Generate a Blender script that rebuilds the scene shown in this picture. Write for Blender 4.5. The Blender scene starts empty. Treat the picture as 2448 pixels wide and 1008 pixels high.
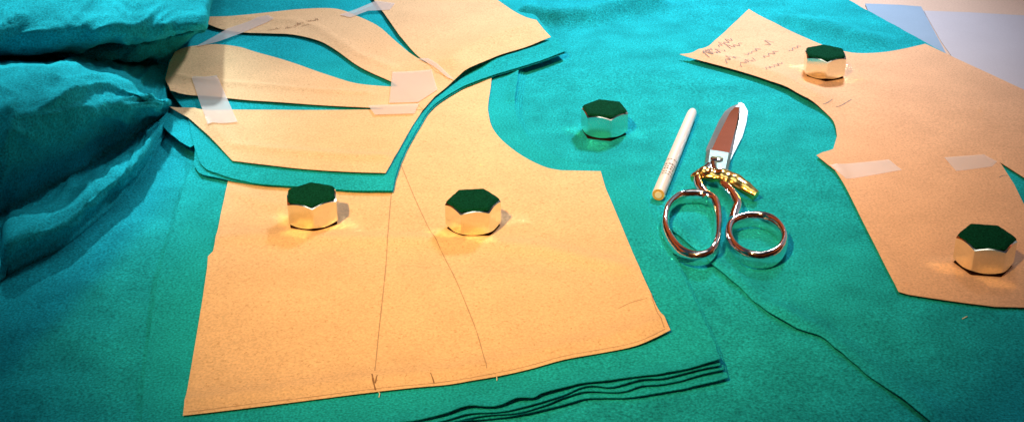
import bpy, bmesh, math, random
from mathutils import Vector, Matrix, noise
from mathutils.geometry import delaunay_2d_cdt

random.seed(7)
sc = bpy.context.scene
col = sc.collection
R = math.radians
PI = math.pi

# ------------------------------------------------------------------ camera geometry (metres; the table top is z = 0)
CAM_H, FOC, PITCH, ROLL = 0.45, 3264.0, R(27.0), R(-0.71)
IW, IH = 2448, 1008
_X = Vector((1, 0, 0))
_D = Vector((0, math.cos(PITCH), -math.sin(PITCH)))
_DN = Vector((0, -math.sin(PITCH), -math.cos(PITCH)))
CAM_R = _X * math.cos(ROLL) - _DN * math.sin(ROLL)
CAM_DN = _X * math.sin(ROLL) + _DN * math.cos(ROLL)
CAM_LOC = Vector((0, 0, CAM_H))


def G(px, py, z=0.0):
    """point of the horizontal plane z that was measured at (px, py) on the photograph"""
    d = _D + CAM_R * ((px - IW / 2) / FOC) + CAM_DN * ((py - IH / 2) / FOC)
    return CAM_LOC + d * ((z - CAM_H) / d.z)


def on(px, py, zf):
    z = 0.0
    for _ in range(5):
        p = G(px, py, z)
        z = zf(p.x, p.y)
    return Vector((p.x, p.y, z))


# ------------------------------------------------------------------ object helpers
def tag(o, label, cat, group=None):
    o['label'] = label
    o['category'] = cat
    if group:
        o['group'] = group
    return o


def link(name, bm, mat, parent=None, smooth=True, sharp=None):
    me = bpy.data.meshes.new(name)
    bm.normal_update()
    bm.to_mesh(me)
    bm.free()
    if mat:
        me.materials.append(mat)
    if smooth:
        me.polygons.foreach_set('use_smooth', [True] * len(me.polygons))
        if sharp is not None:
            me.set_sharp_from_angle(angle=R(sharp))
    o = bpy.data.objects.new(name, me)
    col.objects.link(o)
    if parent:
        o.parent = parent
    return o


def empty(name, loc=(0, 0, 0), rz=0):
    o = bpy.data.objects.new(name, None)
    o.empty_display_size = 0.01
    o.location = loc
    o.rotation_euler = (0, 0, rz)
    col.objects.link(o)
    return o


def catmull(P, n=8, closed=False):
    out = []
    m = len(P)
    rng = range(m) if closed else range(m - 1)
    for i in rng:
        if closed:
            a, b, c, d = P[(i - 1) % m], P[i], P[(i + 1) % m], P[(i + 2) % m]
        else:
            a, b, c, d = P[max(i - 1, 0)], P[i], P[i + 1], P[min(i + 2, m - 1)]
        for k in range(n):
            t = k / n
            out.append(0.5 * ((2 * b) + (c - a) * t + (2 * a - 5 * b + 4 * c - d) * t * t + (3 * b - 3 * c + d - a) * t ** 3))
    if not closed:
        out.append(P[-1])
    return out


def resample(P, step, closed=True):
    out = []
    m = len(P)
    for i in range(m if closed else m - 1):
        a, b = P[i], P[(i + 1) % m]
        L = (b - a).length
        k = max(1, int(round(L / step)))
        for j in range(k):
            out.append(a.lerp(b, j / k))
    if not closed:
        out.append(P[-1])
    return out


def inside(P, x, y):
    r = False
    j = len(P) - 1
    for i in range(len(P)):
        if (P[i].y > y) != (P[j].y > y) and x < (P[j].x - P[i].x) * (y - P[i].y) / (P[j].y - P[i].y) + P[i].x:
            r = not r
        j = i
    return r


def dist_poly(P, x, y):
    best = 9
    for i in range(len(P) - 1):
        ax, ay, bx, by = P[i].x, P[i].y, P[i + 1].x, P[i + 1].y
        dx, dy = bx - ax, by - ay
        L = dx * dx + dy * dy
        t = 0 if L == 0 else max(0, min(1, ((x - ax) * dx + (y - ay) * dy) / L))
        d = math.hypot(x - ax - t * dx, y - ay - t * dy)
        best = min(best, d)
    return best


def line(pts, zf):
    return [on(x, y, zf) for x, y in pts]


def ridge(P, h, w):
    """soft ridge (h > 0) or valley along a polyline, gaussian of width w"""
    def f(x, y):
        d = dist_poly(P, x, y)
        return h * math.exp(-(d / w) ** 2) if d < 3 * w else 0.0
    return f


def lift(P, h, w):
    """edge that rises by h at the polyline and settles over the length w"""
    def f(x, y):
        d = dist_poly(P, x, y)
        return h * (1 - d / w) ** 2 if d < w else 0.0
    return f


def sheet(name, px, zf, thick, mat, parent=None, step=0.004, smooth_runs=(), ragged=0.0, world=None, tri_noise=0.3):
    """a thin solid cut to the outline px (photo measurements), lying on the height field zf; smooth_runs: index
    ranges of the outline drawn as curves"""
    P = world if world else [on(x, y, zf) for x, y in px]
    P = [Vector((p.x, p.y, 0)) for p in P]
    out, i, m = [], 0, len(P)
    starts = {a: b for a, b in smooth_runs}
    while i < m:
        if i in starts:
            b = starts[i]
            run = [P[k % m] for k in range(i, b + 1)]
            out += catmull(run, 6)[:-1]
            i = b
        else:
            out.append(P[i])
            i += 1
    out = resample(out, step * 0.6)
    if ragged:
        out = [p + Vector((noise.noise(p * 90), noise.noise(p * 90 + Vector((7, 3, 1))), 0)) * ragged for p in out]
    xs = [p.x for p in out]
    ys = [p.y for p in out]
    V = [Vector((p.x, p.y)) for p in out]
    n = len(V)
    E = [(k, (k + 1) % n) for k in range(n)]
    # points on a jittered grid inside
    gx = min(xs)
    cells = {}
    for p in out:
        cells.setdefault((int(p.x // step), int(p.y // step)), []).append(p)
    while gx < max(xs):
        gy = min(ys)
        while gy < max(ys):
            x = gx + random.uniform(-tri_noise, tri_noise) * step
            y = gy + random.uniform(-tri_noise, tri_noise) * step
            cx, cy = int(x // step), int(y // step)
            near = any((q.x - x) ** 2 + (q.y - y) ** 2 < (0.45 * step) ** 2
                       for a in (-1, 0, 1) for b in (-1, 0, 1) for q in cells.get((cx + a, cy + b), ()))
            if not near and inside(out, x, y):
                V.append(Vector((x, y)))
            gy += step
        gx += step
    vv, ee, ff, *_ = delaunay_2d_cdt(V, E, [], 1, 1e-7)
    bm = bmesh.new()
    top, bot = [], []
    for v in vv:
        z = zf(v.x, v.y)
        top.append(bm.verts.new((v.x, v.y, z)))
        bot.append(bm.verts.new((v.x, v.y, z - thick)))
    cnt = {}
    for f in ff:
        f = list(f)
        a, b, c = (vv[f[0]], vv[f[1]], vv[f[2]])
        if (b.x - a.x) * (c.y - a.y) - (b.y - a.y) * (c.x - a.x) < 0:
            f.reverse()
        try:
            bm.faces.new([top[k] for k in f])
            bm.faces.new([bot[k] for k in reversed(f)])
        except ValueError:
            continue
        for k in range(len(f)):
            e = (f[k], f[(k + 1) % len(f)])
            cnt[e] = cnt.get(e, 0) + 1
    for (a, b) in list(cnt):
        if (b, a) not in cnt:
            try:
                bm.faces.new((top[b], top[a], bot[a], bot[b]))
            except ValueError:
                pass
    return link(name, bm, mat, parent, True, 50)


def ribbon(bm, pts, zf, w, up=0.00012, px=True):
    """thin drawn line: a flat strip of width w on the height field"""
    P = line(pts, zf) if px else pts
    P = catmull(P, 6) if len(P) > 2 else P
    P = resample(P, 0.002, False)
    prev = None
    for i, p in enumerate(P):
        t = (P[min(i + 1, len(P) - 1)] - P[max(i - 1, 0)])
        t.z = 0
        if t.length < 1e-9:
            continue
        t.normalize()
        nrm = Vector((-t.y, t.x, 0))
        ww = w * (0.75 + 0.5 * noise.noise(p * 200))
        a, b = p - nrm * ww / 2, p + nrm * ww / 2
        va = bm.verts.new((a.x, a.y, zf(a.x, a.y) + up))
        vb = bm.verts.new((b.x, b.y, zf(b.x, b.y) + up))
        if prev:
            bm.faces.new((prev[0], va, vb, prev[1]))
        prev = (va, vb)


def tube(bm, P, rad, seg=12, cap=True, squash=None, roll=0.0):
    """swept tube; rad: radius per point, or (side, vertical) pair per point"""
    n = len(P)
    rings = []
    for i, p in enumerate(P):
        t = (P[min(i + 1, n - 1)] - P[max(i - 1, 0)]).normalized()
        s = t.cross(Vector((0, 0, 1)))
        if s.length < 1e-6:
            s = Vector((1, 0, 0))
        s.normalize()
        u = s.cross(t)
        r = rad[i]
        ra, rb = r if isinstance(r, tuple) else (r, r)
        rings.append([bm.verts.new(p + s * math.cos(2 * PI * k / seg) * ra + u * math.sin(2 * PI * k / seg) * rb) for k in range(seg)])
    for i in range(n - 1):
        for k in range(seg):
            bm.faces.new((rings[i][k], rings[i][(k + 1) % seg], rings[i + 1][(k + 1) % seg], rings[i + 1][k]))
    if cap:
        bm.faces.new(list(reversed(rings[0])))
        bm.faces.new(rings[-1])
    bmesh.ops.recalc_face_normals(bm, faces=bm.faces)


def loop_tube(bm, P, ra, rb, seg=14):
    n = len(P)
    rings = []
    for i, p in enumerate(P):
        t = (P[(i + 1) % n] - P[(i - 1) % n]).normalized()
        s = t.cross(Vector((0, 0, 1))).normalized()
        u = s.cross(t)
        a = ra[i] if isinstance(ra, list) else ra
        b = rb[i] if isinstance(rb, list) else rb
        rings.append([bm.verts.new(p + s * math.cos(2 * PI * k / seg) * a + u * math.sin(2 * PI * k / seg) * b) for k in range(seg)])
    for i in range(n):
        for k in range(seg):
            j = (i + 1) % n
            bm.faces.new((rings[i][k], rings[i][(k + 1) % seg], rings[j][(k + 1) % seg], rings[j][k]))
    bmesh.ops.recalc_face_normals(bm, faces=bm.faces)


# ------------------------------------------------------------------ materials
def mat(name, rgb, rough=0.9, metal=0.0, spec=0.3, var=0.0, vscale=900.0, bump=0.0, bscale=700.0, big=0.0, bigscale=18.0,
        alpha=None, weave=0.0, fibre=None):
    m = bpy.data.materials.new(name)
    m.use_nodes = True
    nt = m.node_tree
    N, L = nt.nodes, nt.links
    b = N['Principled BSDF']
    b.inputs['Roughness'].default_value = rough
    b.inputs['Metallic'].default_value = metal
    b.inputs['Specular IOR Level'].default_value = spec
    b.inputs['Base Color'].default_value = (*rgb, 1)
    tc = N.new('ShaderNodeTexCoord')
    cur = None
    if var or big:
        rgbn = N.new('ShaderNodeRGB')
        rgbn.outputs[0].default_value = (*rgb, 1)
        cur = rgbn.outputs[0]
        for amt, scl, det in ((var, vscale, 2), (big, bigscale, 4)):
            if not amt:
                continue
            nz = N.new('ShaderNodeTexNoise')
            nz.inputs['Scale'].default_value = scl
            nz.inputs['Detail'].default_value = det
            L.new(tc.outputs['Object'], nz.inputs['Vector'])
            mr = N.new('ShaderNodeMapRange')
            mr.inputs['From Min'].default_value = 0.25
            mr.inputs['From Max'].default_value = 0.75
            mr.inputs['To Min'].default_value = 1 - amt
            mr.inputs['To Max'].default_value = 1 + amt
            L.new(nz.outputs['Fac'], mr.inputs['Value'])
            mx = N.new('ShaderNodeVectorMath')
            mx.operation = 'SCALE'
            L.new(cur, mx.inputs[0])
            L.new(mr.outputs['Result'], mx.inputs['Scale'])
            cur = mx.outputs['Vector']
        if fibre:
            nz = N.new('ShaderNodeTexNoise')
            nz.inputs['Scale'].default_value = 520
            nz.inputs['Detail'].default_value = 3
            L.new(tc.outputs['Object'], nz.inputs['Vector'])
            mr = N.new('ShaderNodeMapRange')
            mr.inputs['From Min'].default_value = 0.60
            mr.inputs['From Max'].default_value = 0.72
            L.new(nz.outputs['Fac'], mr.inputs['Value'])
            mx = N.new('ShaderNodeMix')
            mx.data_type = 'RGBA'
            L.new(mr.outputs['Result'], mx.inputs['Factor'])
            L.new(cur, mx.inputs['A'])
            mx.inputs['B'].default_value = (*fibre, 1)
            cur = mx.outputs['Result']
        L.new(cur, b.inputs['Base Color'])
    if bump:
        nz = N.new('ShaderNodeTexNoise')
        nz.inputs['Scale'].default_value = bscale
        nz.inputs['Detail'].default_value = 3
        L.new(tc.outputs['Object'], nz.inputs['Vector'])
        bp = N.new('ShaderNodeBump')
        bp.inputs['Strength'].default_value = bump
        bp.inputs['Distance'].default_value = 0.0006
        L.new(nz.outputs['Fac'], bp.inputs['Height'])
        L.new(bp.outputs['Normal'], b.inputs['Normal'])
    if alpha is not None:
        b.inputs['Alpha'].default_value = alpha
    return m


TEAL = (0.012, 0.425, 0.515)
M_CLOTH = mat('teal cotton', TEAL, 1.0, 0, 0.03, var=0.46, vscale=680, bump=0.8, bscale=620, big=0.22, bigscale=34)
M_CLOTH2 = mat('teal cotton of the cut layers', (0.012, 0.445, 0.53), 1.0, 0, 0.03, var=0.42, vscale=700, bump=0.7, bscale=650, big=0.13, bigscale=30)
M_KRAFT = mat('kraft pattern paper', (0.86, 0.60, 0.34), 0.85, 0, 0.12, var=0.16, vscale=650, bump=0.2, bscale=500, big=0.07,
              bigscale=30, fibre=(0.66, 0.42, 0.22))
M_KRAFT_PINK = mat('pinkish kraft pattern paper', (0.82, 0.53, 0.34), 0.85, 0, 0.12, var=0.16, vscale=650, bump=0.2, bscale=500,
                   big=0.07, bigscale=30, fibre=(0.66, 0.40, 0.26))
M_LEAD = mat('pencil line', (0.30, 0.17, 0.08), 0.7, 0, 0.3)
M_LEAD_FAINT = mat('faint pencil line', (0.50, 0.33, 0.19), 0.7, 0, 0.3)
M_INK = mat('grey handwriting', (0.26, 0.25, 0.26), 0.7, 0, 0.2)
M_TAPE = mat('matte translucent tape', (0.92, 0.89, 0.88), 0.34, 0, 0.5, bump=0.15, bscale=120, alpha=0.36)
M_STEEL = mat('zinc plated steel', (0.84, 0.82, 0.66), 0.17, 1.0, 0.5, var=0.05, vscale=300, bump=0.05, bscale=400)
M_FELT = mat('dark green felt', (0.003, 0.058, 0.030), 1.0, 0, 0.02, var=0.5, vscale=900, bump=1.0, bscale=900)
M_FELT_DK = mat('dark felt pad', (0.02, 0.008, 0.008), 1.0, 0, 0.02)
M_WHITE = mat('white lacquer', (0.92, 0.92, 0.94), 0.35, 0, 0.5)
M_PRINT = mat('grey print', (0.24, 0.22, 0.20), 0.5, 0, 0.4)
M_WOOD = mat('pale cut wood', (0.72, 0.46, 0.12), 0.7, 0, 0.3, var=0.1)
M_CORE = mat('white chalk core', (0.92, 0.88, 0.74), 0.8, 0, 0.2)
M_CHROME = mat('worn chrome', (0.88, 0.86, 0.85), 0.10, 1.0, 0.5, bump=0.35, bscale=230)
M_BLADE = mat('polished blade', (0.90, 0.82, 0.76), 0.14, 1.0, 0.5, bump=0.10, bscale=70)
M_BRUSHED = mat('brushed steel', (0.66, 0.74, 0.78), 0.42, 1.0, 0.5, bump=0.10, bscale=500)
M_PLATE = mat('dull steel', (0.30, 0.46, 0.46), 0.55, 1.0, 0.5, var=0.2, vscale=300, bump=0.2, bscale=400)  # the teal reflected in the plate is put into the steel colour
M_GOLD_TINT = mat('gold-tinted chrome', (0.92, 0.62, 0.18), 0.18, 1.0, 0.5, bump=0.3, bscale=230)  # gold stands for a warm reflection on chrome, put into the colour
M_TABLE = mat('pale wooden table', (0.74, 0.57, 0.47), 0.75, 0, 0.2, var=0.08, vscale=500, big=0.06)
M_TISSUE = mat('white tissue paper', (0.58, 0.60, 0.70), 0.8, 0, 0.2, var=0.04, big=0.03)
M_BLUE = mat('pale blue paper', (0.30, 0.46, 0.66), 0.8, 0, 0.2, var=0.05, big=0.06)
M_THREAD = mat('pale thread', (0.75, 0.80, 0.62), 0.9, 0, 0.1)

# ------------------------------------------------------------------ height fields (every layer lies on the one below)
MM = 0.001


def wav(x, y, s, a, ox=0.0):
    return a * noise.noise(Vector((x / s + ox, y / s - ox, ox * 0.37)))


def U(x, y):
    return wav(x, y, 0.16, 0.7 * MM, 3.1)


def z_table(x, y):
    return 0.0


FLAT = z_table
wrk = []                                              # wrinkles of the ground cloth


def z_base(x, y):
    z = 1.9 * MM + U(x, y) + wav(x, y, 0.05, 0.5 * MM, 9) + wav(x, y, 0.02, 0.25 * MM, 14)
    for f in wrk:
        z += f(x, y)
    return z


for pts, h, w in (
        ([(500, 410), (455, 500), (425, 600), (395, 700)], 0.9, 0.008),
        ([(345, 730), (338, 850), (300, 1010)], 1.2, 0.010),
        ([(370, 690), (355, 800), (350, 930), (335, 1010)], -0.5, 0.006),
        ([(120, 720), (250, 690), (420, 560)], 2.2, 0.016),
        ([(0, 830), (150, 800), (300, 830)], 1.8, 0.018),
        ([(0, 950), (180, 930), (330, 900)], 1.5, 0.015)):
    wrk.append(ridge(line(pts, FLAT), h * MM, w))
wrk2 = []
for pts, h, w in (
        ([(1262, 50), (1340, 60), (1400, 54), (1470, 38), (1560, 22)], 14.0, 0.0135),
        ([(1900, 62), (1960, 72), (2010, 84), (2075, 104)], 7.0, 0.017),
        ([(1480, 6), (1700, -30)], 3.0, 0.016),
        ([(1760, 900), (2000, 960), (2200, 990)], 1.4, 0.020),
        ([(2150, 800), (2300, 830), (2448, 800)], 1.3, 0.020),
        ([(1350, 200), (1550, 190), (1700, 215)], 0.8, 0.020)):
    wrk2.append(ridge(line(pts, FLAT), h * MM, w))
EDGE2 = [(1545, 510), (1580, 532), (1620, 560), (1660, 592), (1700, 628), (1765, 682), (1830, 738), (1900, 780), (1960, 800),
         (2000, 832), (2070, 890), (2140, 938), (2200, 985), (2280, 1050)]
_e2 = line(EDGE2, FLAT)
_l2 = lift(_e2, 4.2 * MM, 0.021)


def z_over(x, y):
    z = 3.0 * MM + U(x, y) + wav(x, y, 0.05, 0.4 * MM, 5) + wav(x, y, 0.02, 0.22 * MM, 15) + _l2(x, y) * (0.8 + 0.9 * noise.noise(Vector((x * 26, y * 26, 1))))
    for f in wrk2:
        z += f(x, y)
    return z


BOT1 = [(1722, 860), (1660, 877), (1604, 887), (1555, 896), (1507, 901), (1410, 912), (1345, 926), (1297, 940), (1276, 950), (1236, 950),
        (1183, 968), (1122, 968), (1062, 988), (1001, 1000), (940, 1005), (860, 1025), (700, 1045), (500, 1060), (330, 1070)]
BOT2 = [(1722, 874), (1640, 889), (1588, 901), (1531, 907), (1466, 922), (1406, 920), (1345, 944), (1284, 964), (1203, 980), (1127, 986),
        (1062, 1005), (960, 1022), (700, 1060), (330, 1085)]
BOT3 = [(1731, 884), (1669, 897), (1588, 916), (1531, 922), (1487, 934), (1406, 934), (1345, 950), (1305, 968), (1244, 984), (1159, 990),
        (1090, 1007), (980, 1030), (700, 1070), (330, 1095)]
BOT4 = [(1741, 904), (1669, 920), (1588, 936), (1507, 948), (1446, 948), (1398, 952), (1345, 966), (1288, 982), (1224, 992), (1102, 1006),
        (980, 1035), (700, 1080), (330, 1105)]
EZ = [(3.9 + 1.1 * k + 1.05 * k + 0.7) * MM for k in (3, 2, 1, 0)]                # height of each free edge, top layer first
BOTW = [[G(x, y, z) for x, y in b] for b, z in zip((BOT1, BOT2, BOT3, BOT4), EZ)]
_bl = [lift(catmull(b, 4), 1.0 * MM, 0.020) for b in BOTW]
_lw = [ridge(line(q, FLAT), h * MM, w) for q, h, w in (
    ([(455, 440), (430, 520), (405, 600), (380, 690)], 1.2, 0.005),
    ([(520, 470), (470, 520), (455, 570)], 0.9, 0.004),
    ([(1228, 260), (1236, 200), (1240, 165)], 2.2, 0.004),
    ([(1500, 600), (1640, 760), (1700, 850)], 0.5, 0.010))]
_step = lambda x, y: 0.0


def z_layer(k):
    """k = 0 lowest .. 3 top layer of the folded stack"""
    def f(x, y):
        g = noise.noise(Vector((x * 30, y * 30, 1.7))) + 0.22 * noise.noise(Vector((x * 34 + k * 3.1, y * 34, k * 1.7)))
        z = (3.9 + 1.1 * k) * MM + U(x, y) + _bl[3 - k](x, y) * (1.05 * k + 0.7 + max(-0.5, 1.5 * g))
        if k == 3:
            z += wav(x, y, 0.045, 0.3 * MM, 2)
            for w in _lw:
                z += w(x, y)
        return z
    return f


Z3 = z_layer(3)
MAIN = [(437, 992), (452, 905), (470, 800), (484, 715), (495, 640), (497, 612), (509, 600), (514, 575), (528, 510), (546, 428),   # 0-9 left edge
        (600, 330), (760, 250), (950, 200), (1080, 165), (1178, 150),                                                               # 10-14 hidden
        (1174, 200), (1167, 250), (1168, 272), (1176, 303), (1200, 335), (1245, 370), (1300, 398), (1340, 407), (1436, 409),        # 15-23 armhole
        (1448, 450), (1478, 520), (1508, 592), (1542, 670), (1572, 735), (1603, 788),                                               # 24-29
        (1530, 822), (1440, 842), (1350, 858), (1270, 880), (1200, 896), (1130, 908), (1070, 918), (990, 925), (900, 935), (780, 950), (640, 968)]
_m_e = [lift(line(MAIN[29:] + MAIN[:1], FLAT), 2.2 * MM, 0.016), lift(line(MAIN[28:31], FLAT), 1.8 * MM, 0.032),
        ridge(line([(480, 602), (620, 590), (800, 598), (1000, 600), (1150, 606), (1300, 622), (1490, 668)], FLAT), 2.2 * MM, 0.009),
        ridge(line([(480, 650), (700, 640), (1000, 655), (1300, 665)], FLAT), -0.5 * MM, 0.010),
        ridge(line([(560, 480), (620, 505), (690, 520)], FLAT), 0.8 * MM, 0.006),
        lift(line([(1178, 150), (1167, 250), (1176, 303), (1200, 335), (1300, 398), (1436, 409)], FLAT), 0.8 * MM, 0.012)]


def z_main(x, y):
    z = 8.6 * MM + U(x, y) + wav(x, y, 0.045, 0.3 * MM, 2) + wav(x, y, 0.03, 0.15 * MM, 12)
    for f in _m_e:
        z += f(x, y)
    return z


FU_BOT = [(478, 388), (492, 403), (520, 414), (560, 427), (620, 439), (680, 443), (760, 449), (850, 455), (938, 455),
          (947, 415), (966, 365), (1000, 303), (1035, 253), (1095, 213), (1135, 195), (1180, 179), (1240, 161), (1300, 142), (1352, 122)]
_f_e = [lift(line([(1180, 179), (1240, 161), (1300, 142), (1352, 122)], FLAT), 3.0 * MM, 0.02), lift(line(FU_BOT, FLAT), 1.0 * MM, 0.01)]


def z_fu(k):
    def f(x, y):
        z = (10.0 + 1.2 * k) * MM + U(x, y) + wav(x, y, 0.045, 0.3 * MM, 2)
        g = noise.noise(Vector((x * 40 + k * 5, y * 40, 3 + k)))
        z += _f_e[0](x, y) * (0.5 + 0.5 * k) + _f_e[1](x, y) * (0.2 + 0.7 * g) + (0.3 * MM * k)
        return z
    return f


ZF = z_fu(1)
OUT_UP = [(922, 413), (945, 372), (985, 300), (1010, 262), (1040, 228), (1083, 193), (1110, 170), (1150, 150), (1200, 130), (1260, 112), (1317, 89)]
_u_e = [lift(line(OUT_UP[5:], FLAT), 8.0 * MM, 0.060), lift(line([(405, 255), (450, 281), (500, 325), (556, 384), (720, 402), (850, 411), (922, 413)], FLAT), 2.4 * MM, 0.014),
        lift(line([(405, 255), (395, 190), (418, 124), (490, 50)], FLAT), 4.0 * MM, 0.05),
        lift(line([(1317, 89), (1240, 40), (1165, -15)], FLAT), 2.5 * MM, 0.03),
        lift(line([(425, 222), (500, 230), (600, 238), (760, 252), (880, 258)], FLAT), 1.6 * MM, 0.010),
        lift(line([(580, 78), (700, 82), (760, 98), (860, 165), (935, 195)], FLAT), 1.4 * MM, 0.014)]


def z_up(x, y):
    z = 13.4 * MM + U(x, y) + wav(x, y, 0.04, 0.35 * MM, 21)
    for f in _u_e:
        z += f(x, y)
    return z


_r_e = [lift(line([(1625, 132), (1720, 158), (1800, 182), (1870, 204), (1950, 250)], FLAT), 5.5 * MM, 0.045),
        lift(line([(1690, 112), (1625, 132)], FLAT), 3.0 * MM, 0.03),
        lift(line([(1990, 285), (2000, 320), (1952, 370), (1995, 405), (2050, 500), (2100, 600), (2148, 695)], FLAT), 0.9 * MM, 0.012),
        lift(line([(1730, 75), (1790, 22)], FLAT), 3.5 * MM, 0.05)]


def z_right(x, y):
    z = 4.9 * MM + U(x, y) + wav(x, y, 0.05, 0.4 * MM, 5) + wav(x, y, 0.05, 0.3 * MM, 33)
    for f in _r_e:
        z += f(x, y)
    for f in wrk2:
        z += f(x, y)
    return z


# ------------------------------------------------------------------ the table
bm = bmesh.new()
bmesh.ops.create_grid(bm, x_segments=2, y_segments=2, size=1)
for v in bm.verts:
    v.co = (v.co.x * 0.75, 0.95 + v.co.y * 0.60, 0)
geo = bmesh.ops.extrude_face_region(bm, geom=bm.faces[:])
for v in [g for g in geo['geom'] if isinstance(g, bmesh.types.BMVert)]:
    v.co.z = -0.03
bmesh.ops.recalc_face_normals(bm, faces=bm.faces)
tb = link('table_top', bm, M_TABLE, None, False)
tb['kind'] = 'structure'

# ------------------------------------------------------------------ cloths lying on the table
o = sheet('ground_cloth', [(-500, 1250), (-420, 600), (-260, 100), (-150, -170), (900, -190), (1500, -175), (1880, -80), (2030, 3), (2215, 106), (2470, 250),
                            (2800, 420), (3000, 1250)], z_base, 0.5 * MM, M_CLOTH, None, 0.006)
tag(o, 'teal cotton cloth covering most of the table, under everything else', 'cloth')
o = sheet('fabric_length', EDGE2 + [(2400, 1150), (3050, 1150), (2780, 400), (2448, 232), (2210, 100), (2022, -4), (1880, -84), (1500, -178), (1150, -180),
                                     (1050, 150), (1060, 400), (1380, 480)], z_over, 0.5 * MM, M_CLOTH, None, 0.005,
          smooth_runs=((0, len(EDGE2) - 1),), ragged=0.0006)
tag(o, 'teal cloth length under the scissors, its rumpled cut edge running diagonally to lower right', 'cloth')

# the folded stack, four layers showing at its lower edge
st = empty('folded_fabric', on(1000, 700, FLAT))
tag(st, 'stack of teal fabric layers under the large kraft bodice piece, four edges showing at bottom', 'fabric stack')
LEFT = [(330, 1070), (345, 900), (372, 700), (402, 575), (438, 455), (462, 385), (480, 350), (560, 290), (800, 150), (1100, 110), (1238, 128)]
RIGHT = [(1242, 165), (1234, 215), (1233, 265), (1262, 325), (1330, 372), (1410, 392), (1486, 398), (1516, 432), (1562, 512), (1612, 615), (1664, 725), (1712, 830)]


def shifted(P, dx, dy):
    return [(x + dx, y + dy) for x, y in P]


for k in range(4):
    d = (3 - k)
    side = [G(x, y, 7 * MM) for x, y in shifted(LEFT[1:], -1.5 * d, 1.5 * d) + shifted(RIGHT, 5 * d, 2 * d)]
    n1 = len(LEFT) - 1
    o = sheet('fabric_layer', None, z_layer(k), 0.55 * MM, M_CLOTH2, None, 0.004, ragged=0.0006, world=side + BOTW[d],
              smooth_runs=((n1, n1 + len(RIGHT) - 1), (n1 + len(RIGHT), n1 + len(RIGHT) + len(BOTW[d]) - 1)))
    o.parent = st
    o.matrix_parent_inverse = st.matrix_basis.inverted()


def adopt(o, p):
    o.parent = p
    o.matrix_parent_inverse = p.matrix_basis.inverted()
    return o


# ------------------------------------------------------------------ large bodice pattern piece
bod = empty('pattern_piece', on(1000, 700, z_main))
tag(bod, 'large kraft paper bodice piece with two pencilled dart lines, holding two hex nuts', 'sewing pattern')
adopt(sheet('paper', MAIN, z_main, 0.25 * MM, M_KRAFT, None, 0.004, smooth_runs=((14, 22), (24, 29), (29, 40))), bod)
bm = bmesh.new()
ribbon(bm, [(936, 455), (929, 540), (921, 650), (908, 770), (896, 885)], z_main, 0.0008)
adopt(link('pencil_line', bm, M_LEAD_FAINT, None, False), bod)
bm = bmesh.new()
ribbon(bm, [(957, 390), (990, 470), (1025, 545), (1060, 610), (1088, 665), (1112, 722), (1142, 800), (1164, 880)], z_main, 0.0008)
adopt(link('pencil_line', bm, M_LEAD_FAINT, None, False), bod)
bm = bmesh.new()
ribbon(bm, [(889, 893), (893, 912), (898, 932)], z_main, 0.0012)
ribbon(bm, [(902, 896), (897, 915)], z_main, 0.0009)
adopt(link('notch_mark', bm, M_LEAD, None, False), bod)
bm = bmesh.new()
ribbon(bm, [(1029, 890), (1035, 905), (1038, 916)], z_main, 0.0009)
adopt(link('notch_mark', bm, M_LEAD, None, False), bod)
bm = bmesh.new()
ribbon(bm, [(1478, 737), (1510, 722), (1547, 712)], z_main, 0.0007)
ribbon(bm, [(1556, 700), (1572, 748), (1588, 783)], z_main, 0.0007)
adopt(link('pencil_line', bm, M_LEAD_FAINT, None, False), bod)
bm = bmesh.new()
ribbon(bm, [(1590, 786), (1530, 814), (1440, 834), (1350, 850), (1270, 872), (1200, 888), (1070, 911), (900, 928), (640, 960), (450, 984)], z_main, 0.0006)
adopt(link('pencil_line', bm, M_LEAD_FAINT, None, False), bod)

# ------------------------------------------------------------------ upper fabric pair, cut out round the spread pattern
fu = empty('fabric_pair', on(800, 300, ZF))
tag(fu, 'two teal fabric layers cut out with a margin round the taped spread pattern', 'cut fabric')
UPPER = [(1318, 84), (1285, 42), (1226, -12), (1100, -70), (560, -80), (420, 60), (392, 200), (440, 262), (455, 300), (464, 350)]
adopt(sheet('fabric_layer', FU_BOT + UPPER, ZF, 0.45 * MM, M_CLOTH2, None, 0.004, smooth_runs=((0, 7), (8, 18)), ragged=0.0003), fu)
LOW2 = [(464, 394), (478, 414), (520, 424), (560, 433), (620, 441), (680, 446), (760, 452), (850, 458), (940, 458)] + shifted(FU_BOT[9:], 3, 3)
adopt(sheet('fabric_layer', LOW2 + shifted(UPPER, 2, 2), z_fu(0), 0.45 * MM, M_CLOTH2, None, 0.004, smooth_runs=((0, 7), (8, 18)), ragged=0.0003), fu)

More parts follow.
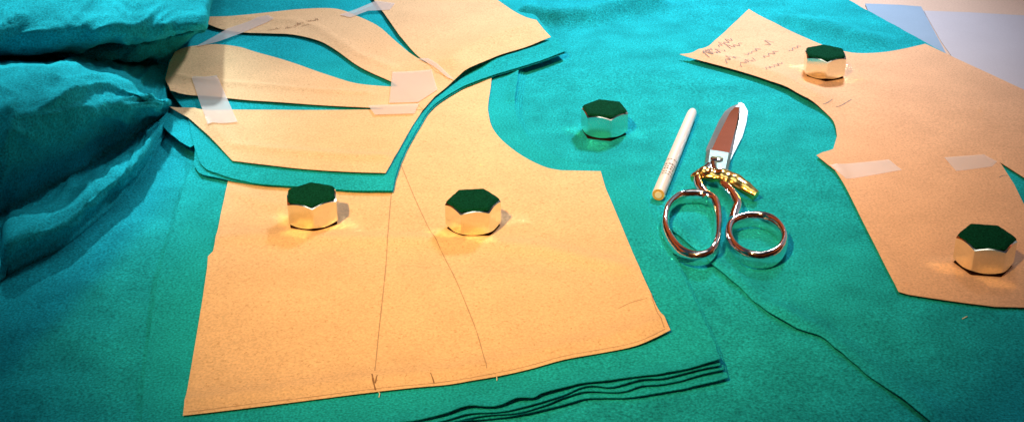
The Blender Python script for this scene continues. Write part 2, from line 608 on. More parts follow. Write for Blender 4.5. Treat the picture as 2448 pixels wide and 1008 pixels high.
# ------------------------------------------------------------------ slashed and spread pattern: four strips and tape
sp = empty('spread_pattern', on(900, 200, z_up))
tag(sp, 'kraft pattern slashed into four petal strips, spread like a fan and taped together', 'sewing pattern')
STRIP_A = [(405, 255), (440, 257), (470, 259), (560, 262), (700, 263), (880, 262), (990, 256), (1012, 261),
           (985, 302), (945, 372), (922, 413), (850, 411), (720, 403), (640, 394), (556, 384), (500, 325), (450, 281)]
STRIP_B = [(395, 190), (405, 150), (418, 124), (450, 112), (510, 106), (570, 112), (610, 124), (700, 150), (780, 178), (850, 199), (930, 207), (1010, 205),
           (1030, 235), (1008, 262), (880, 257), (760, 251), (600, 240), (500, 230), (425, 222), (407, 215)]
STRIP_C = [(490, 40), (560, 38), (640, 30), (720, 22), (800, 21), (850, 37), (903, 62), (945, 98), (1000, 140), (1050, 176),
           (1084, 193), (1040, 230), (1012, 262), (960, 212), (935, 195), (860, 160), (800, 118), (760, 97), (700, 83), (640, 80), (580, 78), (530, 70), (498, 58)]
STRIP_D = [(883, -14), (918, 32), (955, 85), (1000, 135), (1040, 170), (1084, 193), (1110, 170), (1150, 150), (1200, 130), (1260, 112), (1317, 89), (1245, 36), (1160, -20)]
zz = [(lambda d: (lambda x, y: z_up(x, y) + d))(0.28 * MM * k) for k in range(6)]
for k, S, sm in ((0, STRIP_A, ((10, 14),)), (1, STRIP_B, ((2, 10), (13, 18))), (2, STRIP_C, ((0, 9), (14, 22))), (3, STRIP_D, ((6, 10),))):
    adopt(sheet('paper_strip', S, zz[k], 0.22 * MM, M_KRAFT, None, 0.0035, smooth_runs=sm), sp)
bm = bmesh.new()


def scrawl(bm, a, b, zf, hgt, n, w, seed):
    """illegible handwriting: joined up and down strokes with gaps between the words"""
    rnd = random.Random(seed)
    A, B = on(a[0], a[1], zf), on(b[0], b[1], zf)
    t = (B - A)
    L = t.length
    t = t.normalized()
    nr = Vector((-t.y, t.x, 0))
    s, word = 0.0, []
    adv = L / n
    k = 0
    while s < L:
        h = hgt * (rnd.choice((0.35, 0.5, 0.5, 1.0)) if k % 2 else rnd.uniform(-0.1, 0.1))
        word.append(A + t * (s + 0.3 * h) + nr * h)
        s += adv * rnd.uniform(0.5, 1.2)
        k += 1
        if len(word) > rnd.randint(5, 11):
            ribbon(bm, word, zf, w, 0.00035, px=False)
            word = []
            s += adv * 1.8
    if len(word) > 2:
        ribbon(bm, word, zf, w, 0.00035, px=False)


scrawl(bm, (682, 70), (765, 48), zz[2], 0.006, 26, 0.0006, 1)
scrawl(bm, (640, 74), (740, 60), zz[2], 0.005, 22, 0.0006, 2)
adopt(link('handwriting', bm, M_LEAD_FAINT, None, False), sp)
TAPES = [[(458, 184), (518, 180), (568, 291), (496, 297)],
         [(468, 111), (545, 68), (640, 36), (655, 44), (586, 76), (520, 100), (478, 110)],
         [(812, 36), (852, 22), (900, 2), (945, 8), (932, 24), (880, 26), (838, 42)],
         [(1000, 140), (1022, 139), (1086, 191), (1070, 186)],
         [(938, 172), (1032, 166), (1046, 214), (1000, 244), (930, 246)],
         [(880, 252), (1002, 247), (990, 271), (896, 274)]]
for k, T in enumerate(TAPES):
    adopt(sheet('tape', T, (lambda d: (lambda x, y: z_up(x, y) + d))(1.2 * MM + 0.1 * MM * k), 0.05 * MM, M_TAPE, None, 0.003), sp)

# ------------------------------------------------------------------ pattern piece at the right
rp = empty('pattern_piece', on(2150, 350, z_right))
tag(rp, 'pinkish kraft pattern piece with handwriting and a dart notch, taped across its middle', 'sewing pattern')
RUP = [(1625, 132), (1660, 124), (1692, 111), (1722, 86), (1752, 58), (1790, 22), (1870, 65), (1960, 105), (2000, 118), (2045, 127), (2100, 126), (2150, 119), (2212, 105),
       (2330, 160), (2460, 220), (2600, 290), (2620, 460), (2520, 445), (2448, 424), (2393, 389), (2300, 420), (2020, 420), (2003, 385), (1992, 356), (2001, 325), (1996, 298), (1985, 280), (1955, 252), (1912, 225), (1870, 203),
       (1800, 180), (1720, 157)]
adopt(sheet('paper_panel', RUP, z_right, 0.25 * MM, M_KRAFT_PINK, None, 0.004, smooth_runs=((0, 5), (7, 12), (24, 31))), rp)
zr2 = lambda x, y: z_right(x, y) + 0.35 * MM
RLOW = [(1952, 371), (1992, 356), (2006, 384), (2160, 389), (2260, 388), (2393, 391), (2425, 441), (2450, 492), (2490, 560), (2640, 780), (2448, 734), (2380, 732), (2300, 722), (2172, 703), (2148, 696),
        (2100, 602), (2050, 503), (2018, 440), (1996, 406)]
adopt(sheet('paper_panel', RLOW, zr2, 0.25 * MM, M_KRAFT_PINK, None, 0.004, smooth_runs=((14, 18),)), rp)
for T in ([(1984, 394), (2125, 381), (2156, 406), (2022, 427)], [(2257, 376), (2352, 369), (2384, 386), (2372, 398), (2286, 409)]):
    adopt(sheet('tape', T, lambda x, y: z_right(x, y) + 0.6 * MM, 0.05 * MM, M_TAPE, None, 0.003), rp)
bm = bmesh.new()
for k, (a, b, n, h) in enumerate((((1682, 128), (1772, 84), 18, 0.006), ((1696, 138), (1800, 92), 20, 0.008), ((1738, 152), (1856, 100), 20, 0.008),
                                  ((1772, 160), (1866, 122), 16, 0.007), ((1832, 166), (1888, 144), 9, 0.006), ((1888, 124), (1916, 111), 5, 0.005))):
    scrawl(bm, a, b, z_right, h * 1.25, n, 0.0010, 10 + k)
adopt(link('handwriting', bm, M_INK, None, False), rp)
for pts_ in ([(1967, 250), (1978, 246), (1990, 238)], [(1998, 256), (2012, 252), (2036, 238)]):
    bm = bmesh.new()
    ribbon(bm, pts_, z_right, 0.0010, 0.0002)
    adopt(link('tally_mark', bm, M_INK, None, False), rp)
bm = bmesh.new()
ribbon(bm, [(2388, 424), (2398, 420), (2408, 420)], zr2, 0.0008)
adopt(link('pencil_line', bm, M_INK, None, False), rp)

# ------------------------------------------------------------------ papers at the top right
zt1 = lambda x, y: 0.5 * MM + wav(x, y, 0.06, 0.15 * MM, 4)
zt2 = lambda x, y: 1.3 * MM + wav(x, y, 0.06, 0.2 * MM, 8)
o = sheet('tissue_paper', [(2208, 26), (2320, 30), (2460, 38), (2700, 60), (2900, 420), (2500, 300), (2300, 170), (2250, 100)], zt1, 0.2 * MM, M_TISSUE, None, 0.008)
tag(o, 'white translucent tissue sheet on the table behind the right pattern piece', 'paper')
o = sheet('paper_sheet', [(2068, 9), (2100, 10), (2150, 12), (2202, 16), (2262, 128), (2275, 170), (2150, 110), (2078, 34)], zt2, 0.2 * MM, M_BLUE, None, 0.006)
tag(o, 'pale blue paper corner lying beside the cloth edge at top right', 'paper')

# ------------------------------------------------------------------ hex nuts used as weights
RN = 0.0196


def hexrad(phi, ap, p=70):
    s = 0.0
    for k in range(6):
        c = math.cos(phi - (k + 0.5) * PI / 3)
        if c > 0:
            s += c ** p
    return ap / (s ** (1 / p))


def nut_body_bm():
    bm = bmesh.new()
    ap = RN * math.cos(PI / 6)
    zb, zt = 1.6 * MM, 20.2 * MM
    n = 180
    rc = ap * 0.955
    rings = [[], [], [], [], [], []]
    for i in range(n):
        a = 2 * PI * i / n
        r = hexrad(a, ap)
        cut = max(0.0003, (r - rc) * math.tan(R(33)))
        c, s = math.cos(a), math.sin(a)
        for ring, rr, z in ((0, rc * 0.93, zb), (1, rc, zb), (2, r, zb + cut), (3, r, zt - cut), (4, rc, zt), (5, rc * 0.93, zt + 0.0001)):
            rings[ring].append(bm.verts.new((rr * c, rr * s, z)))
    for q in range(5):
        for i in range(n):
            j = (i + 1) % n
            bm.faces.new((rings[q][i], rings[q][j], rings[q + 1][j], rings[q + 1][i]))
    bm.faces.new(list(reversed(rings[0])))
    bm.faces.new(rings[5])
    return bm


def felt_bm(scale, z0, z1, seed, rough):
    bm = bmesh.new()
    ap = RN * math.cos(PI / 6) * scale
    n, m = 120, 14
    rings = []
    for q in range(m + 1):
        f = q / m
        ring = []
        for i in range(n):
            a = 2 * PI * i / n
            r = hexrad(a, ap, 50)
            r *= (1 + rough * noise.noise(Vector((math.cos(a) * 6 + seed, math.sin(a) * 6, 1))))
            v = Vector((r * f * math.cos(a), r * f * math.sin(a), 0))
            z = z1 - 0.0004 * f ** 8 + 0.00025 * noise.noise(v * 300 + Vector((seed, 0, 0))) * (rough * 20)
            if q == m:
                v *= 1.004
                z = z0
            v.z = z
            ring.append(bm.verts.new(v))
            if q == 0:
                break
        rings.append(ring)
    for i in range(n):
        bm.faces.new((rings[0][0], rings[1][i], rings[1][(i + 1) % n]))
    for q in range(1, m):
        for i in range(n):
            j = (i + 1) % n
            bm.faces.new((rings[q][i], rings[q + 1][i], rings[q + 1][j], rings[q][j]))
    bm.faces.new(list(reversed(rings[m])))
    return bm


NUTS = [((-.061, 1.910, .100), z_main, 'hex nut with green felt top on the large kraft piece beside its curved pencil line'),
        ((-.317, 1.938, .669), z_main, 'hex nut with green felt top on kraft piece, against the cut teal edge'),
        ((.169, 2.273, -.316), z_over, 'hex nut with green felt top standing alone on bare teal cloth, reflecting teal'),
        ((.624, 2.544, .423), z_right, 'hex nut with green felt top beside the handwriting on the pinkish paper'),
        ((.699, 1.770, -.172), zr2, 'hex nut with dark green felt top at lower right, below the dart notch')]
proto = None
for i, ((qx, qy, rot), zf, lab) in enumerate(NUTS):
    v = Vector((qx * 0.45, qy * 0.45, 0))
    d = v - CAM_LOC
    px = IW / 2 + FOC * d.dot(CAM_R) / d.dot(_D)
    py = IH / 2 + FOC * d.dot(CAM_DN) / d.dot(_D)
    p = on(px, py, zf)
    if proto is None:
        root = empty('hex_nut', p, rot + PI)
        link('nut_body', nut_body_bm(), M_STEEL, root, True, 24)
        link('felt_top', felt_bm(0.955, 20.1 * MM, 21.9 * MM, 3, 0.02), M_FELT, root, True, 50)
        link('felt_pad', felt_bm(0.96, 0.05 * MM, 1.7 * MM, 5, 0.01), M_FELT_DK, root, True, 50)
        proto = root
    else:
        root = proto.copy()
        col.objects.link(root)
        root.location, root.rotation_euler = p, (0, 0, rot + PI)
        for ch in list(proto.children):
            c = ch.copy()
            col.objects.link(c)
            c.parent = root
    tag(root, lab, 'hex nut', 'hex nuts used as pattern weights')

# ------------------------------------------------------------------ white marking pencil
RP = 0.0048
zpen = lambda x, y: z_over(x, y) + RP
tipP, endP = on(1657, 265, zpen), on(1574, 466, zpen)
axis = endP - tipP
LP = axis.length
pen = empty('marking_pencil', (tipP.x, tipP.y, z_over(tipP.x, tipP.y) + 0.0002))
tag(pen, 'white round marking pencil lying left of the scissors', 'pencil')
zax = max(z_over(tipP.x + axis.x * t, tipP.y + axis.y * t) for t in (0, .25, .5, .75, 1)) + RP + 0.0001


def penpt(t):
    return Vector((tipP.x + axis.x * t, tipP.y + axis.y * t, zax))


bm = bmesh.new()
prof = [(0.0, 0.0008), (0.004, 0.0022), (0.015, 0.0031), (0.035, 0.0037), (0.06, 0.0040), (0.3, 0.0043), (0.6, 0.0046), (0.985, RP), (0.998, RP * 0.97), (1.0, RP * 0.94)]
tube(bm, [penpt(t) for t, r in prof], [r for t, r in prof], 32)
adopt(link('barrel', bm, M_WHITE, None, True, 40), pen)
bm = bmesh.new()
tube(bm, [penpt(0.9995), penpt(1.002)], [RP * 0.93, RP * 0.90], 32)
adopt(link('cut_end', bm, M_WOOD, None, True, 40), pen)
bm = bmesh.new()
tube(bm, [penpt(1.0015), penpt(1.0045)], [RP * 0.56, RP * 0.52], 24)
adopt(link('lead_core', bm, M_CORE, None, True, 40), pen)
bm = bmesh.new()
for t in (0.665, 0.715, 0.745, 0.765, 0.80, 0.825):                       # worn rings of print round the barrel
    wd = 0.014 if t in (0.715, 0.765) else 0.009
    for seg in range(5):
        a0 = 0.4 + seg * 0.5 + random.uniform(0, 0.1)
        a1 = a0 + random.uniform(0.25, 0.42)
        ax = axis.normalized()
        s = ax.cross(Vector((0, 0, 1))).normalized()
        u = s.cross(ax)
        pv = None
        for q in range(7):
            a = a0 + (a1 - a0) * q / 6
            r = RP * (0.975 + 0.02 * (t - 0.6) / 0.4) + 0.00008
            off = s * math.cos(a) * r + u * math.sin(a) * r
            A, B = bm.verts.new(penpt(t) + off), bm.verts.new(penpt(t + wd) + off)
            if pv:
                bm.faces.new((pv[0], A, B, pv[1]))
            pv = (A, B)
adopt(link('print', bm, M_PRINT, None, False), pen)

# ------------------------------------------------------------------ scissors
sz = empty('scissors', on(1715, 400, z_over))
tag(sz, 'small chrome scissors with round finger loops and a gold-tinted lever, on teal cloth', 'scissors')


def zs(h):
    return lambda x, y: z_over(x, y) + h


def spts(P, h):
    return [on(x, y, zs(h if not isinstance(h, list) else h[i])) for i, (x, y) in enumerate(P)]


# finger loops: centre lines
LOOP_D = [(1655, 469), (1685, 471), (1707, 482), (1716, 510), (1717, 545), (1711, 580), (1695, 603), (1663, 609), (1630, 598), (1604, 571), (1590, 538), (1596, 500), (1622, 475)]
LOOP_O = [(1806, 514), (1840, 522), (1865, 543), (1874, 571), (1860, 598), (1826, 611), (1788, 606), (1760, 588), (1744, 560), (1746, 533), (1770, 518)]
hd = empty('handle', on(1660, 540, z_over))
ho = None
bm = bmesh.new()
LOOP_D = [(x, 463 + (y - 469) * 1.06 + 6) for x, y in LOOP_D]
P = catmull(spts(LOOP_D, 0.0059), 6, True)
loop_tube(bm, P, [0.0031 + 0.0006 * math.sin(4 * PI * i / len(P)) for i in range(len(P))], 0.0055)
P2 = catmull(spts([(1690, 478), (1684, 462), (1672, 446), (1668, 430), (1680, 414), (1694, 400)], [0.006, 0.007, 0.008, 0.008, 0.0075, 0.006]), 6)
tube(bm, P2, [(0.0034, 0.0042)] * len(P2), 14)
col.objects.unlink(hd)
bpy.data.objects.remove(hd)
adopt(link('finger_loop', bm, M_CHROME, None, True, 60), sz)
bm = bmesh.new()
LOOP_O = [(x, y + 10) for x, y in LOOP_O]
P = catmull(spts(LOOP_O, 0.0070), 6, True)
loop_tube(bm, P, 0.0029, [0.0064 + 0.0010 * math.sin(2 * PI * i / len(P)) for i in range(len(P))])
P2 = catmull(spts([(1752, 528), (1757, 508), (1762, 488), (1748, 462), (1726, 438), (1708, 412), (1704, 396)], [0.006, 0.007, 0.0075, 0.0075, 0.007, 0.006, 0.005]), 6)
tube(bm, P2, [(0.0036, 0.0044)] * len(P2), 14)
adopt(link('finger_loop', bm, M_CHROME, None, True, 60), sz)


def blade(name, rows, parent, m, thick):
    """rows of points across the blade from heel to tip: each row is a list of (px, py, height)"""
    bm = bmesh.new()
    T = [[bm.verts.new(on(x, y, zs(h))) for x, y, h in row] for row in rows]
    B = [[bm.verts.new(Vector(v.co) - Vector((0, 0, thick))) for v in row] for row in T]
    for i in range(len(T) - 1):
        for k in range(len(T[0]) - 1):
            bm.faces.new((T[i][k], T[i][k + 1], T[i + 1][k + 1], T[i + 1][k]))
            bm.faces.new((B[i][k], B[i + 1][k], B[i + 1][k + 1], B[i][k + 1]))
        bm.faces.new((T[i][0], T[i + 1][0], B[i + 1][0], B[i][0]))
        bm.faces.new((T[i][-1], B[i][-1], B[i + 1][-1], T[i + 1][-1]))
    bm.faces.new(T[0][::-1] + B[0])
    bm.faces.new(T[-1] + B[-1][::-1])
    bmesh.ops.recalc_face_normals(bm, faces=bm.faces)
    return adopt(link(name, bm, m, None, True, 12), parent)


h0 = 0.0062
bl = blade('blade', [[(1687, 362, h0 - .0034), (1699, 362, h0), (1742, 368, h0 + .0004), (1749, 366, h0 - .0008)],
                     [(1690, 351, h0 - .0034), (1704, 352, h0), (1745, 360, h0 + .0004), (1752, 358, h0 - .0008)],
                     [(1703, 323, h0 - .0036), (1716, 326, h0), (1753, 328, h0 + .0004), (1758, 326, h0 - .0008)],
                     [(1718, 290, h0 - .0036), (1732, 294, h0), (1761, 296, h0 + .0004), (1766, 294, h0 - .0008)],
                     [(1733, 266, h0 - .0030), (1746, 267, h0), (1766, 270, h0 + .0004), (1769, 268, h0 - .0006)],
                     [(1748, 255, h0 - .0020), (1757, 256, h0 - .0004), (1767, 256, h0), (1769, 254, h0 - .0004)],
                     [(1764, 249, h0 - .0006), (1766, 248, h0 - .0002), (1768, 247, h0), (1769, 247, h0 - .0002)]], sz, M_BLADE, 0.0016)
bl.data.materials.append(M_BRUSHED)
# ground bevels are brushed, the hollow face is polished
for f in bl.data.polygons:
    c_ = f.center
    if f.normal.z > 0.3 and (f.normal.x < -0.25 or c_.y > on(1750, 262, zs(h0)).y):
        f.material_index = 1
blade('blade', [[(1690, 404, .0035), (1718, 406, .0036), (1734, 406, .0030)],
                [(1735, 356, .0035), (1744, 362, .0036), (1755, 364, .0026)],
                [(1752, 320, .0035), (1762, 325, .0036), (1774, 328, .0022)],
                [(1762, 285, .0035), (1770, 288, .0036), (1784, 294, .0022)],
                [(1765, 258, .0035), (1772, 260, .0034), (1788, 266, .0022)],
                [(1766, 246, .0034), (1772, 245, .0032), (1778, 248, .0024)]], sz, M_BRUSHED, 0.0018)
blade('pivot_plate', [[(1682, 412, h0 - .001), (1690, 414, h0 + .0006), (1731, 416, h0 + .0006), (1738, 414, h0 - .001)],
                      [(1686, 385, h0 - .001), (1694, 386, h0 + .0009), (1737, 390, h0 + .0009), (1744, 389, h0 - .001)],
                      [(1690, 358, h0 - .001), (1698, 358, h0 + .0006), (1742, 365, h0 + .0006), (1749, 363, h0 - .001)]], sz, M_PLATE, 0.0022)
bm = bmesh.new()
c = on(1714, 379, zs(h0 + 0.0016))
for r, z in ((0.0050, -0.0014), (0.0050, -0.0002), (0.0044, 0.0004), (0.0030, 0.0009)):
    pass
tube(bm, [c + Vector((0, 0, z)) for z in (-0.0012, 0.0)], [0.0049, 0.0049], 28)
bmv = [bm.verts.new(c + Vector((0.0049 * f * math.cos(2 * PI * k / 28), 0.0049 * f * math.sin(2 * PI * k / 28), 0.0011 * (1 - f * f))))
       for f in (1.0, 0.8, 0.5) for k in range(28)]
for q in range(2):
    for k in range(28):
        bm.faces.new((bmv[q * 28 + k], bmv[q * 28 + (k + 1) % 28], bmv[(q + 1) * 28 + (k + 1) % 28], bmv[(q + 1) * 28 + k]))
bm.faces.new(bmv[56:])
scw = adopt(link('screw', bm, M_CHROME, None, True, 40), sz)
bm = bmesh.new()
A, B = c + Vector((-0.004, 0.0022, 0.0012)), c + Vector((0.004, -0.0022, 0.0012))
tube(bm, [A, B], [0.0005, 0.0005], 6)
adopt(link('screw_slot', bm, M_PLATE, None, False), sz)
# gold-tinted lever: a twisted leaf
bm = bmesh.new()
P = catmull(spts([(1664, 430), (1672, 417), (1686, 413), (1700, 418), (1716, 418), (1736, 422), (1756, 431), (1776, 444), (1794, 458), (1807, 468)],
                 [0.0070, 0.0090, 0.0110, 0.0105, 0.0110, 0.0108, 0.0098, 0.0085, 0.0065, 0.0048]), 6)
n = len(P)
tube(bm, P, [(0.0040 + 0.0040 * math.sin(PI * min(1, (i / n) * 1.05)) ** 1 + 0.0007 * math.sin(i * 0.9) * (1 - i / n), 0.0042 + 0.0010 * math.sin(i * 0.75) * (1 - i / n)) for i in range(n)], 14)
adopt(link('lever', bm, M_GOLD_TINT, None, True, 60), sz)

# ------------------------------------------------------------------ heap of bunched fabric at the left
# one continuous cloth lofted through stations; every visible station is its section from the far side to the near side:
# back, upper fold (crest, shoulder, lip, tuck), small fold, valley, big fold (crest, shoulder, foot), valley, front ridge, table
def st_px(px, rows):
    return [G(px if len(r) == 2 else r[0], r[-2], r[-1]) for r in rows]


S = []
YM = (1.60, 1.40, 1.28, 1.18, 1.10, 1.06, 1.05, 1.01, .98, .95, .91, .86, .81, .74, .66, .58, .52, .46, .40)  # unseen tall mound beyond the heap, added to block the warm lamp
ZM = (0, .04, .08, .10, .10, .08, .06, .07, .08, .10, .14, .20, .30, .41, .46, .46, .38, .22, 0)
for xm, f in ((-.66, 0.0), (-.58, .75), (-.48, 1.0)):
    S.append([Vector((xm - 0.02 * math.sin(k), YM[k], ZM[k] * f)) for k in range(19)])
ZE = (0, .04, .08, .09, .08, .07, .06, .06, .07, .08, .11, .18, .27, .40, .45, .45, .39, .24, 0)
S.append([Vector((-.372 if YM[k] < .90 else (-.41 if YM[k] < .97 else -.50), YM[k], ZE[k])) for k in range(19)])
S.append(st_px(-70, [(-200, 0), (-140, .06), (-70, .088), (12, .094), (90, .084), (142, .058), (112, .032), (132, .036), (162, .032), (125, .022), (168, .077), (235, .084), (320, .072),
                     (440, .036), (520, .010), (570, .020), (625, .032), (680, .016), (720, 0)]))
S.append(st_px(30, [(-200, 0), (-140, .06), (-70, .085), (10, .090), (82, .080), (134, .055), (110, .030), (128, .036), (155, .030), (122, .020), (164, .074), (228, .080), (305, .068),
                    (425, .030), (490, .006), (525, .014), (572, .027), (622, .012), (658, 0)]))
S.append(st_px(150, [(-200, 0), (-140, .06), (-70, .082), (-6, .092), (66, .083), (124, .055), (105, .028), (122, .036), (150, .030), (125, .018), (166, .070), (212, .076), (276, .063),
                     (370, .030), (438, .006), (470, .013), (522, .026), (560, .011), (596, 0)]))
S.append(st_px(250, [(-180, 0), (-130, .05), (-70, .080), (8, .080), (62, .082), (108, .058), (90, .030), (100, .037), (148, .028), (140, .016), (184, .056), (214, .061), (262, .052),
                     (320, .024), (375, .005), (402, .012), (448, .024), (486, .009), (520, 0)]))
S.append(st_px(330, [(-180, 0), (-120, .05), (-60, .075), (-4, .082), (54, .077), (96, .060), (85, .032), (98, .039), (142, .026), (150, .012), (220, .042), (235, .045), (258, .040),
                     (290, .020), (320, .005), (343, .011), (378, .022), (408, .008), (440, 0)]))
S.append([G(x, y, z) for x, y, z in ((410, -150, 0), (410, -100, .045), (410, -50, .068), (412, 8, .072), (412, 45, .073), (410, 80, .060), (400, 74, .034), (402, 88, .037), (392, 125, .022), (385, 170, .008),
                                     (378, 234, .030), (384, 240, .033), (385, 252, .028), (384, 268, .014), (380, 284, .005), (378, 292, .009), (382, 306, .015), (384, 326, .006), (385, 348, 0))])
S.append([G(x, y, z) for x, y, z in ((500, -110, 0), (505, -80, .03), (505, -40, .055), (492, 10, .066), (490, 42, .068), (488, 68, .060), (470, 70, .040), (452, 86, .036), (418, 122, .016), (402, 170, .006),
                                     (394, 232, .022), (402, 238, .025), (405, 248, .022), (402, 258, .011), (396, 268, .004), (394, 275, .005), (398, 285, .008), (399, 297, .003), (399, 308, 0))])
S.append([G(x, y, z) for x, y, z in ((520, -100, 0), (530, -70, .008), (530, -40, .020), (506, 12, .030), (500, 48, .036), (490, 76, .036), (472, 82, .022), (452, 98, .012), (424, 130, .003), (410, 170, 0),
                                     (402, 232, .008), (409, 240, .010), (411, 250, .008), (408, 260, .003), (400, 270, 0), (398, 277, 0), (402, 287, .001), (402, 299, 0), (402, 309, 0))])
NS, NV = 18, 11
cols = [catmull(sec, NV) for sec in S]
rows = list(zip(*[catmull(list(r), NS) for r in zip(*cols)]))          # rows[station][section point]
bm = bmesh.new()
VV = [[bm.verts.new(p) for p in r] for r in rows]
for i in range(len(VV) - 1):
    for k in range(len(VV[0]) - 1):
        bm.faces.new((VV[i][k], VV[i][k + 1], VV[i + 1][k + 1], VV[i + 1][k]))
bm.normal_update()
bmesh.ops.recalc_face_normals(bm, faces=bm.faces)
if sum(f.normal.z for f in bm.faces) < 0:
    bmesh.ops.reverse_faces(bm, faces=bm.faces)
bm.normal_update()
nrm = [[v.normal.copy() for v in r] for r in VV]
for i, r in enumerate(VV):
    s_ = i / NS
    end = max(0.0, min(1.0, (len(S) - 1.6 - s_) / 1.8))
    for k, v in enumerate(r):
        v_ = k / NV
        edge = min(1.0, v_ / 1.5, (18 - v_) / 1.2)
        drift = v_ + 0.25 * s_ + 0.6 * noise.noise(Vector((s_ * 0.8, v_ * 0.5, 7)))
        big = noise.noise(Vector((s_ * 0.9, drift * 1.1, 2)))
        mid = noise.noise(Vector((s_ * 1.6 + 5, drift * 2.3, 4)))
        c1 = 1 - abs(noise.noise(Vector((s_ * 0.8 + 1, drift * 1.5, 9)))) * 3.2          # sharp pulled creases
        c2 = 1 - abs(noise.noise(Vector((s_ * 2.3 + 8, v_ * 1.1 - 0.4 * s_, 3)))) * 3.6
        fine = noise.noise(v.co * 90)
        d = 0.0055 * big + 0.0012 * mid + 0.0030 * max(0, c1) ** 2 - 0.0011 * max(0, c2) ** 2 + 0.0005 * fine
        v.co += nrm[i][k] * d * end * max(0.0, edge)
heap = link('bunched_fabric', bm, M_CLOTH, None, True)
sol = heap.modifiers.new('Solidify', 'SOLIDIFY')
sol.thickness = 0.0006
sol.offset = -1
tag(heap, 'heap of bunched teal fabric in thick rolled folds at the left', 'fabric heap')

# small tucked flap between the heap and the cut layers
zfl = lambda x, y: z_base(x, y) + (5.5 * MM)
o = sheet('fabric_flap', [(380, 288), (400, 268), (440, 280), (470, 310), (466, 345), (455, 352), (430, 338), (395, 308)], lambda x, y: z_base(x, y) + 8.5 * MM + wav(x, y, 0.02, 1.2 * MM, 6),
          0.5 * MM, M_CLOTH2, None, 0.003)
tag(o, 'small tucked teal flap between the fabric heap and the cut layers', 'fabric')

# lint and thread ends
for k, (a, b, zf, lab) in enumerate((((903, 936), (906, 950), Z3, 'tiny pale thread end on teal fabric just below the bodice notch mark'),
                                     ((1180, 897), (1188, 910), Z3, 'tiny pale thread end on teal fabric below the curved pencil line'),
                                     ((2300, 763), (2312, 757), z_over, 'tiny pale thread on teal cloth below the right pattern piece'))):
    bm = bmesh.new()
    A, B = on(*a, zf), on(*b, zf)
    m_ = (A + B) / 2 + Vector((0.0008, 0, 0.0006))
    up = Vector((0, 0, 0.0004))
    P = catmull([A + up, m_ + up, B + up], 5)
    tube(bm, P, [0.00035] * len(P), 6)
    tag(link('thread_end', bm, M_THREAD, None, True), lab, 'thread')

# ------------------------------------------------------------------ camera
cam = bpy.data.cameras.new('camera')
cam.sensor_fit = 'HORIZONTAL'
cam.sensor_width = 36
cam.lens = 36 * FOC / IW
cam.clip_start = 0.02
cam.clip_end = 50
co = bpy.data.objects.new('camera', cam)
M = Matrix((CAM_R, -CAM_DN, -_D)).transposed().to_4x4()
M.translation = CAM_LOC
co.matrix_world = M
col.objects.link(co)
sc.camera = co

# ------------------------------------------------------------------ light: warm lamp over the near left, cool window light from the far right
def aim(o, t):
    o.rotation_euler = (Vector(t) - o.location).to_track_quat('-Z', 'Y').to_euler()


la = bpy.data.lights.new('warm_lamp', 'SPOT')
la.energy = 174
la.color = (1.0, 0.58, 0.20)
la.shadow_soft_size = 0.035
la.spot_size = R(23.8)
la.spot_blend = 1.0
o = bpy.data.objects.new('warm_lamp', la)
o.location = (-0.60, -0.12, 1.42)
col.objects.link(o)
aim(o, (0.04, 0.90, 0))
lb = bpy.data.lights.new('window_light', 'SPOT')
lb.energy = 105
lb.color = (0.88, 0.88, 0.93)
lb.shadow_soft_size = 0.09
lb.spot_size = R(44)
lb.spot_blend = 1.0
o = bpy.data.objects.new('window_light', lb)
o.location = (0.50, 1.95, 0.95)
col.objects.link(o)
aim(o, (0.13, 1.33, 0))

lc = bpy.data.lights.new('heap_fill', 'SPOT')  # added fill that brightens the fold tops; no such lamp is known
lc.energy = 125
lc.color = (0.88, 1.0, 1.0)
lc.shadow_soft_size = 0.05
lc.spot_size = R(14.5)
lc.spot_blend = 1.0
o = bpy.data.objects.new('heap_fill', lc)
o.location = (-0.62, 2.05, 1.05)
col.objects.link(o)
aim(o, (-0.36, 1.10, 0.07))

w = bpy.data.worlds.new('World')
sc.world = w
w.use_nodes = True
nt = w.node_tree
N, L = nt.nodes, nt.links
bg = N['Background']
tc = N.new('ShaderNodeTexCoord')
sx = N.new('ShaderNodeSeparateXYZ')
L.new(tc.outputs['Generated'], sx.inputs[0])
cr = N.new('ShaderNodeValToRGB')
e = cr.color_ramp.elements
e[0].position, e[0].color = 0.0, (0.03, 0.012, 0.008, 1)
e[1].position, e[1].color = 1.0, (7, 7, 7, 1)
for pos, c_ in ((0.22, (0.25, 0.07, 0.03, 1)), (0.32, (0.8, 0.2, 0.06, 1)), (0.46, (1.6, 0.27, 0.05, 1)), (0.72, (0.12, 0.10, 0.11, 1)), (0.90, (0.12, 0.18, 0.30, 1)), (0.945, (0.3, 0.4, 0.5, 1)), (0.975, (7, 7, 7, 1))):
    k = e.new(pos)
    k.color = c_
L.new(sx.outputs['Z'], cr.inputs['Fac'])
mr = N.new('ShaderNodeMapRange')                          # the window side of the room (right) is pale, the rest warm brown
mr.inputs['From Min'].default_value = 0.27
mr.inputs['From Max'].default_value = 0.48
L.new(sx.outputs['X'], mr.inputs['Value'])
mx = N.new('ShaderNodeMix')
mx.data_type = 'RGBA'
yr = N.new('ShaderNodeMapRange')
yr.inputs['From Min'].default_value = 0.35
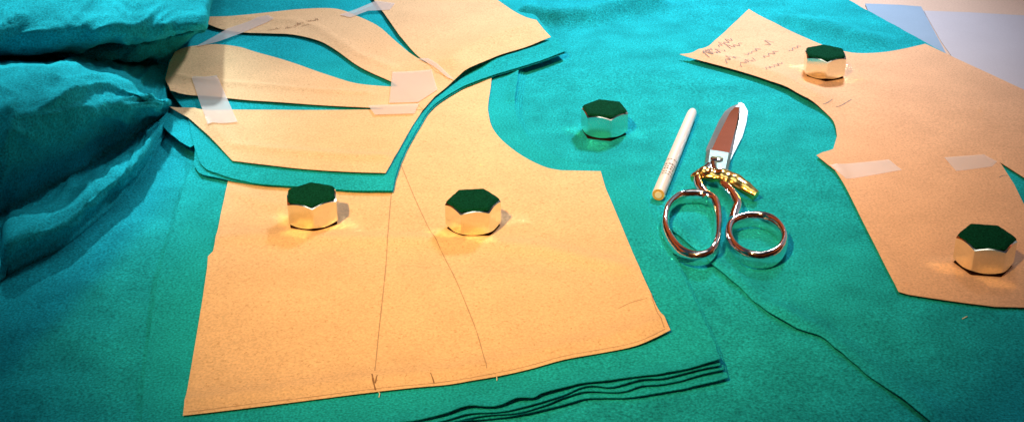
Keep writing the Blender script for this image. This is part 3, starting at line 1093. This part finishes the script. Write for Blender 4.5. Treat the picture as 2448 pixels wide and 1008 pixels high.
yr.inputs['From Max'].default_value = 0.70
L.new(sx.outputs['Y'], yr.inputs['Value'])
fm = N.new('ShaderNodeMath')
fm.operation = 'MULTIPLY'
L.new(mr.outputs['Result'], fm.inputs[0])
L.new(yr.outputs['Result'], fm.inputs[1])
L.new(fm.outputs[0], mx.inputs['Factor'])
L.new(cr.outputs['Color'], mx.inputs['A'])
mx.inputs['B'].default_value = (0.75, 0.85, 1.0, 1)
bk = N.new('ShaderNodeMapRange')                          # the room behind the photographer is dark
bk.inputs['From Min'].default_value = -0.45
bk.inputs['From Max'].default_value = 0.05
bk.inputs['To Min'].default_value = 0.22
L.new(sx.outputs['Y'], bk.inputs['Value'])
nz = N.new('ShaderNodeTexNoise')                            # furniture and shelves of the room, only as uneven tone
nz.inputs['Scale'].default_value = 4.5
nz.inputs['Detail'].default_value = 3
L.new(tc.outputs['Generated'], nz.inputs['Vector'])
nr = N.new('ShaderNodeMapRange')
nr.inputs['From Min'].default_value = 0.35
nr.inputs['From Max'].default_value = 0.65
nr.inputs['To Min'].default_value = 0.35
nr.inputs['To Max'].default_value = 1.7
L.new(nz.outputs['Fac'], nr.inputs['Value'])
mm = N.new('ShaderNodeMath')
mm.operation = 'MULTIPLY'
L.new(nr.outputs['Result'], mm.inputs[0])
L.new(bk.outputs['Result'], mm.inputs[1])
sm = N.new('ShaderNodeVectorMath')
sm.operation = 'SCALE'
L.new(mx.outputs['Result'], sm.inputs[0])
L.new(mm.outputs[0], sm.inputs['Scale'])
L.new(sm.outputs['Vector'], bg.inputs['Color'])
bg.inputs['Strength'].default_value = 0.26

sc.view_settings.view_transform = 'Standard'
sc.view_settings.look = 'None'
sc.view_settings.exposure = 0
sc.view_settings.gamma = 1
sc.view_settings.use_curve_mapping = False
sc.cycles.use_denoising = True
sc.cycles.max_bounces = 8
sc.cycles.blur_glossy = 0.0
sc.cycles.sample_clamp_indirect = 0
sc.cycles.use_guiding = True
sc.cycles.guiding_training_samples = 64
sc.cycles.caustics_reflective = True
